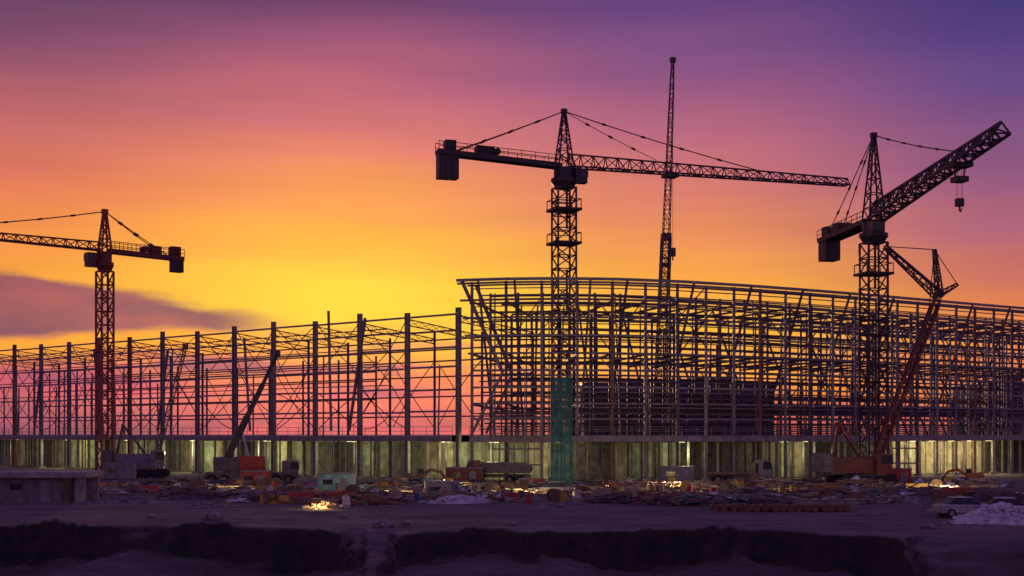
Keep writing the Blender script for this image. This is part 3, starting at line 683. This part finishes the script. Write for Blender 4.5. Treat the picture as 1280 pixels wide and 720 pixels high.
def scrap(px,Y,w,d,h,mats,look):
    c=W(px,Y,ground_h((px-640)*Y/F,Y)); r=thing('scrap_heap',None,'scrap heap',c,random.uniform(-.3,.3)); later(r,look,'scrap heap',px,'jumbled scrap heaps along the site')
    for nm,m,cnt in (('timber_scrap',mats[0],20),('metal_scrap',mats[1],20),('sheet_scrap',mats[2],10),('block_scrap',mats[3],18)):
        b=MB()
        for k in range(cnt):
            x,y=random.gauss(0,w*.27),random.gauss(0,d*.27); q=max(0,1-(2*x/w)**2-(2*y/d)**2); z=.1+h*q*random.uniform(.3,1)
            a=random.uniform(0,6.28); tl=random.gauss(0,.11)
            if nm=='sheet_scrap': 
                u=V((math.cos(a),math.sin(a)*.6,tl))*random.uniform(.3,.8); v=V((-math.sin(a)*.6,math.cos(a)*.6,.2+tl))*random.uniform(.25,.5); o=V((x,y,z)); e=V((0,.04,.03)); b.add([o-u-v,o+u-v,o+u+v,o-u+v,o-u-v+e,o+u-v+e,o+u+v+e,o-u+v+e],[(0,1,2,3),(4,5,6,7),(0,1,5,4),(1,2,6,5),(2,3,7,6),(3,0,4,7)])
            elif nm=='block_scrap':
                s_=random.uniform(.12,.34); b.box((x,y,z*.7),(s_*random.uniform(.8,3.0),s_,s_*.7),a)
            else:
                l=random.uniform(.5,1.9); u=V((math.cos(a),math.sin(a),tl))*l; o=V((x,y,z)); b.bar(o-u,o+u,random.choice([.07,.1,.16]),random.choice([.06,.09,.14]))
        b.build(nm,m,r)['kind']='stuff'
    return r
def lamp(px,Y,h,e,look):
    # the lamp heads face the building, away from the road
    r=thing('work_light',None,'work light',W(px,Y),math.pi); later(r,look,'work light',px,'work lights on the site')
    m=MB()
    for k in range(3): a=k*2.1; m.tube((.7*math.cos(a),.7*math.sin(a),0),(0,0,h*.35),.04,5)
    m.tube((0,0,h*.3),(0,0,h),.05,6); m.build('stand','steel4',r)
    b=MB().box((0,0,h+.1),(.7,.22,.4)).build('lamp_head','yellow',r); MB().box((0,-.13,h+.1),(.58,.05,.3)).build('lens','lampm',b)
    point('lamp_light',(0,-.6,h+.1),e,(1,.70,.30),r)
def single(mb,name,m,px,Y,rz,look,cat,grp,z=0):
    o=mb.build(name,m); o.location=W(px,Y,z); o.rotation_euler=(0,0,rz); return later(o,look,cat,px,grp)

cabin(421,146,.05,'teal','pale teal site cabin',3.8,1.7)
cabin(320,160,.05,'red','small bright red container',3.2,1.6)
cabin(582,168,-.1,'boom_red','dark red container',4.5,1.8)
cabin(846,172,0,'grey','dark grey site cabin',4,1.8)
cabin(1118,170,.08,'red','rust red container',3.4,1.6)
cabin(552,136,.12,'grey','low dark grey site cabin',3.2,1.2)
cabin(150,184,.2,'grey','dirty grey site cabin',4,2)
excavator(520,166,.3,'wood','dusty brown excavator',1.6,.65)
excavator(1215,170,2.7,'orange','orange excavator facing left',1.5,.6)
truck(622,169,3.0,'boom_red','steel4','dark red tipper truck facing left'); truck(925,169,.05,'grey','wood','grey flatbed truck',2)
car(1206,101,.1,'silver','silver car with mud splashed sides'); car(1262,100,-.2,'white','white car with dark windows'); car(690,134,3.0,'grey','small grey car')
heap(575,122,6,4,.6,'tarp','whitish rubble heap',chunks=140); heap(460,130,8,5,.7,'spoil','dark spoil heap'); heap(640,130,8,4,.7,'spoil','dark spoil heap'); heap(760,126,7,4,.6,'rubble','grey rubble heap',chunks=140); heap(840,124,7,4,.5,'sand','pale sand heap',chunks=20,name='sand_heap'); heap(1010,132,9,4,.6,'spoil','dark spoil heap'); heap(225,130,9,5,.5,'spoil','low dark spoil heap'); heap(330,130,7,4,.6,'rubble','grey rubble heap'); heap(1252,94,7.5,3.5,1.25,'tarp','large whitish scrap heap',chunks=260); heap(405,112,4,2.5,.5,'sand','lamp lit sand heap',chunks=60,name='sand_heap'); heap(920,124,6,4,.6,'rubble','grey rubble heap'); heap(1140,122,9,4,.5,'rubble','grey rubble heap'); heap(270,116,6,3,.3,'rubble','flat grey rubble spread'); heap(700,114,6,3,.35,'rubble','flat grey rubble spread'); heap(1195,110,6,3,.6,'rubble','grey rubble heap')
heap(170,122,10,4,.5,'rubble','low grey rubble heap')
lamp(396,110.5,.6,110,'low work light'); lamp(480,136,1.0,560,'work light on stand'); lamp(560,150,1.0,480,'work light on stand'); lamp(655,130,1.0,520,'work light on stand'); lamp(765,136,1.0,580,'work light on stand'); lamp(840,150,1.0,450,'work light on stand'); lamp(925,140,1.0,480,'work light on stand'); lamp(1185,144,1.2,800,'work light on stand'); lamp(300,144,1.0,420,'work light on stand'); lamp(92,145,1.2,300,'work light on stand')
# clay pipes in a row
for k in range(17):
    px=892+k*10.3; o=MB(); n=14
    o.tube((0,-1.2,.28),(0,1.2,.28),.24,n); o.tube((0,-1.3,.28),(0,-1.0,.28),.29,n)
    p=o.build('clay_pipe','clay'); p.location=W(px,109+random.uniform(-.3,.3)); p.rotation_euler=(0,0,random.uniform(-.12,.12))
    tag(p,['leftmost clay pipe in the ground row','rightmost clay pipe in the ground row'][k//16] if k in (0,16) else 'reddish clay pipe lying side by side in the middle of the ground row','pipe','clay pipes in a ground row')
def planks(w,l,n):
    m=MB()
    for k in range(n): m.box((random.uniform(-.15,.15),(k%3-1)*.34,.1+.12*(k//3)),(l,.3,.1),random.uniform(-.04,.04))
    return m
def crate():
    m=MB().box((0,0,.5),(.96,.96,.9))
    for z in (.15,.5,.85):
        m.box((0,-.5,z),(1.06,.06,.16)); m.box((0,.5,z),(1.06,.06,.16)); m.box((-.5,0,z),(.06,1.06,.16)); m.box((.5,0,z),(.06,1.06,.16))
    return m
def drum(): return MB().tube((0,0,0),(0,0,.88),.29,12).tube((0,0,.28),(0,0,.32),.31,12).tube((0,0,.58),(0,0,.62),.31,12)
def barrier(): return MB().add([(-1.2,-.3,0),(1.2,-.3,0),(1.2,.3,0),(-1.2,.3,0),(-1.2,-.12,.3),(1.2,-.12,.3),(1.2,.12,.3),(-1.2,.12,.3),(-1.2,-.08,.7),(1.2,-.08,.7),(1.2,.08,.7),(-1.2,.08,.7)],[(0,1,5,4),(4,5,9,8),(3,2,6,7),(7,6,10,11),(8,9,10,11),(0,4,7,3),(4,8,11,7),(1,2,6,5),(5,6,10,9)])
def ibeam(l): return MB().box((0,0,.03),(l,.34,.06)).box((0,0,.22),(l,.06,.33)).box((0,0,.415),(l,.34,.06))
def reel():
    m=MB(); m.tube((0,-.5,.6),(0,-.4,.6),.6,16); m.tube((0,.4,.6),(0,.5,.6),.6,16); m.tube((0,-.4,.6),(0,.4,.6),.34,14); return m
def rebar(l):
    m=MB()
    for k in range(12): m.tube((-l/2+random.uniform(-.3,.3),random.uniform(-.3,.3),.06+.05*(k//3)),(l/2+random.uniform(-.3,.3),random.uniform(-.3,.3),.06+.05*(k//3)),.035,5)
    return m
def bag(): 
    return MB().box((0,0,.35),(.7,.7,.7),.1,.85,.85).bar((-.28,-.28,.7),(0,0,.88),.05).bar((.28,.28,.7),(0,0,.88),.05)
PL=(lambda:planks(.3,3.4,8),'plank_stack',['wood','wood_p'],['stack of weathered planks','stack of pale planks'],'planks','plank stacks on the dirt')
IB=(lambda:ibeam(6),'steel_beam',['steel3','steel2'],['rusty steel beam on ground','grey green steel beam on ground'],'steel beam','loose steel beams on the dirt')
RB=(lambda:rebar(5),'rebar_bundle',['steel3'],['rusty bundle of reinforcing bars'],'rebar bundle','rebar bundles on the dirt')
kinds=[PL,PL,IB,IB,RB,
 (crate,'crate',['wood_p','wood'],['pale timber crate','brown timber crate'],'crate','crates on the dirt'),
 (drum,'steel_drum',['blue','red','yellow'],['blue steel drum','red steel drum','yellow steel drum'],'drum','steel drums on the dirt'),
 (barrier,'concrete_barrier',['yellow','concrete_d','red'],['yellow painted barrier','dark concrete barrier','red painted barrier'],'barrier','road barriers on the dirt'),
 (reel,'cable_reel',['wood','wood_p'],['brown wooden cable reel','pale wooden cable reel'],'cable reel','cable reels on the dirt'),
 (bag,'bulk_bag',['white','tarp'],['white bulk bag','greyish bulk bag'],'bulk bag','bulk bags on the dirt')]
random.seed(21)
for k in range(190):
    fn,nm,mats,looks,cat,grp=random.choice(kinds); i=random.randrange(len(mats))
    px=random.choice([random.uniform(130,1270),random.uniform(330,880)]); Y=random.choice([random.uniform(118,140),random.uniform(130,166)])
    if px<330 and Y<128: Y+=12
    single(fn(),nm,mats[i],px,Y,random.uniform(-.5,.5) if random.random()<.7 else random.uniform(0,3.1),looks[i],cat,grp,z=ground_h((px-640)*Y/F,Y))
pal=[('wood','steel3','concrete_d','rubble','brown scrap heap'),('wood_p','steel4','tarp','concrete','pale scrap heap'),('wood','steel4','teal','spoil','teal flecked scrap heap'),('wood','steel3','grey','red','red flecked scrap heap'),('wood_p','steel4','white','yellow','yellow flecked scrap heap'),('steel4','steel4','concrete_d','spoil','dark scrap heap'),('wood','steel4','orange','rubble','orange flecked scrap heap'),('steel4','steel4','white','rubble','white flecked scrap heap')]
for k in range(110):
    px=128+1140*((k*.618)%1); Y=random.uniform(118,168)
    if px<330: Y=max(Y,134)
    p_=random.choice(pal); scrap(px,Y,random.uniform(4,8),random.uniform(2.5,4),random.uniform(.25,.9),p_[:4],p_[4])
# stones by the trench
def stone(px,Y,s,look):
    bm=bmesh.new(); bmesh.ops.create_icosphere(bm,subdivisions=3,radius=s)
    for v in bm.verts: v.co*=1+.35*mnoise.noise(v.co*1.6/s+V((px,0,0))); v.co.z*=.55
    me=bpy.data.meshes.new('boulder'); bm.to_mesh(me); bm.free(); me.materials.append(M['rubble'])
    o=bpy.data.objects.new('boulder',me); COL.objects.link(o); x=(px-640)*Y/F; o.location=(x,Y,ground_h(x,Y)+s*.25); tag(o,look,'boulder','boulders at the trench edge')
stone(265,97.5,.75,'pale boulder on the rim of the left trench'); stone(478,90,.65,'pale boulder at the top of the earth ramp between trenches'); stone(506,93,.4,'small grey boulder right of the ramp boulder'); stone(190,100,.35,'small boulder left of the pale trench boulder'); stone(640,92,.35,'small boulder on the rim of the right trench'); stone(1160,88,.5,'grey boulder at the right end of the right trench'); stone(430,101,.3,'small stone near the lamp lit sand')
finish_labels()
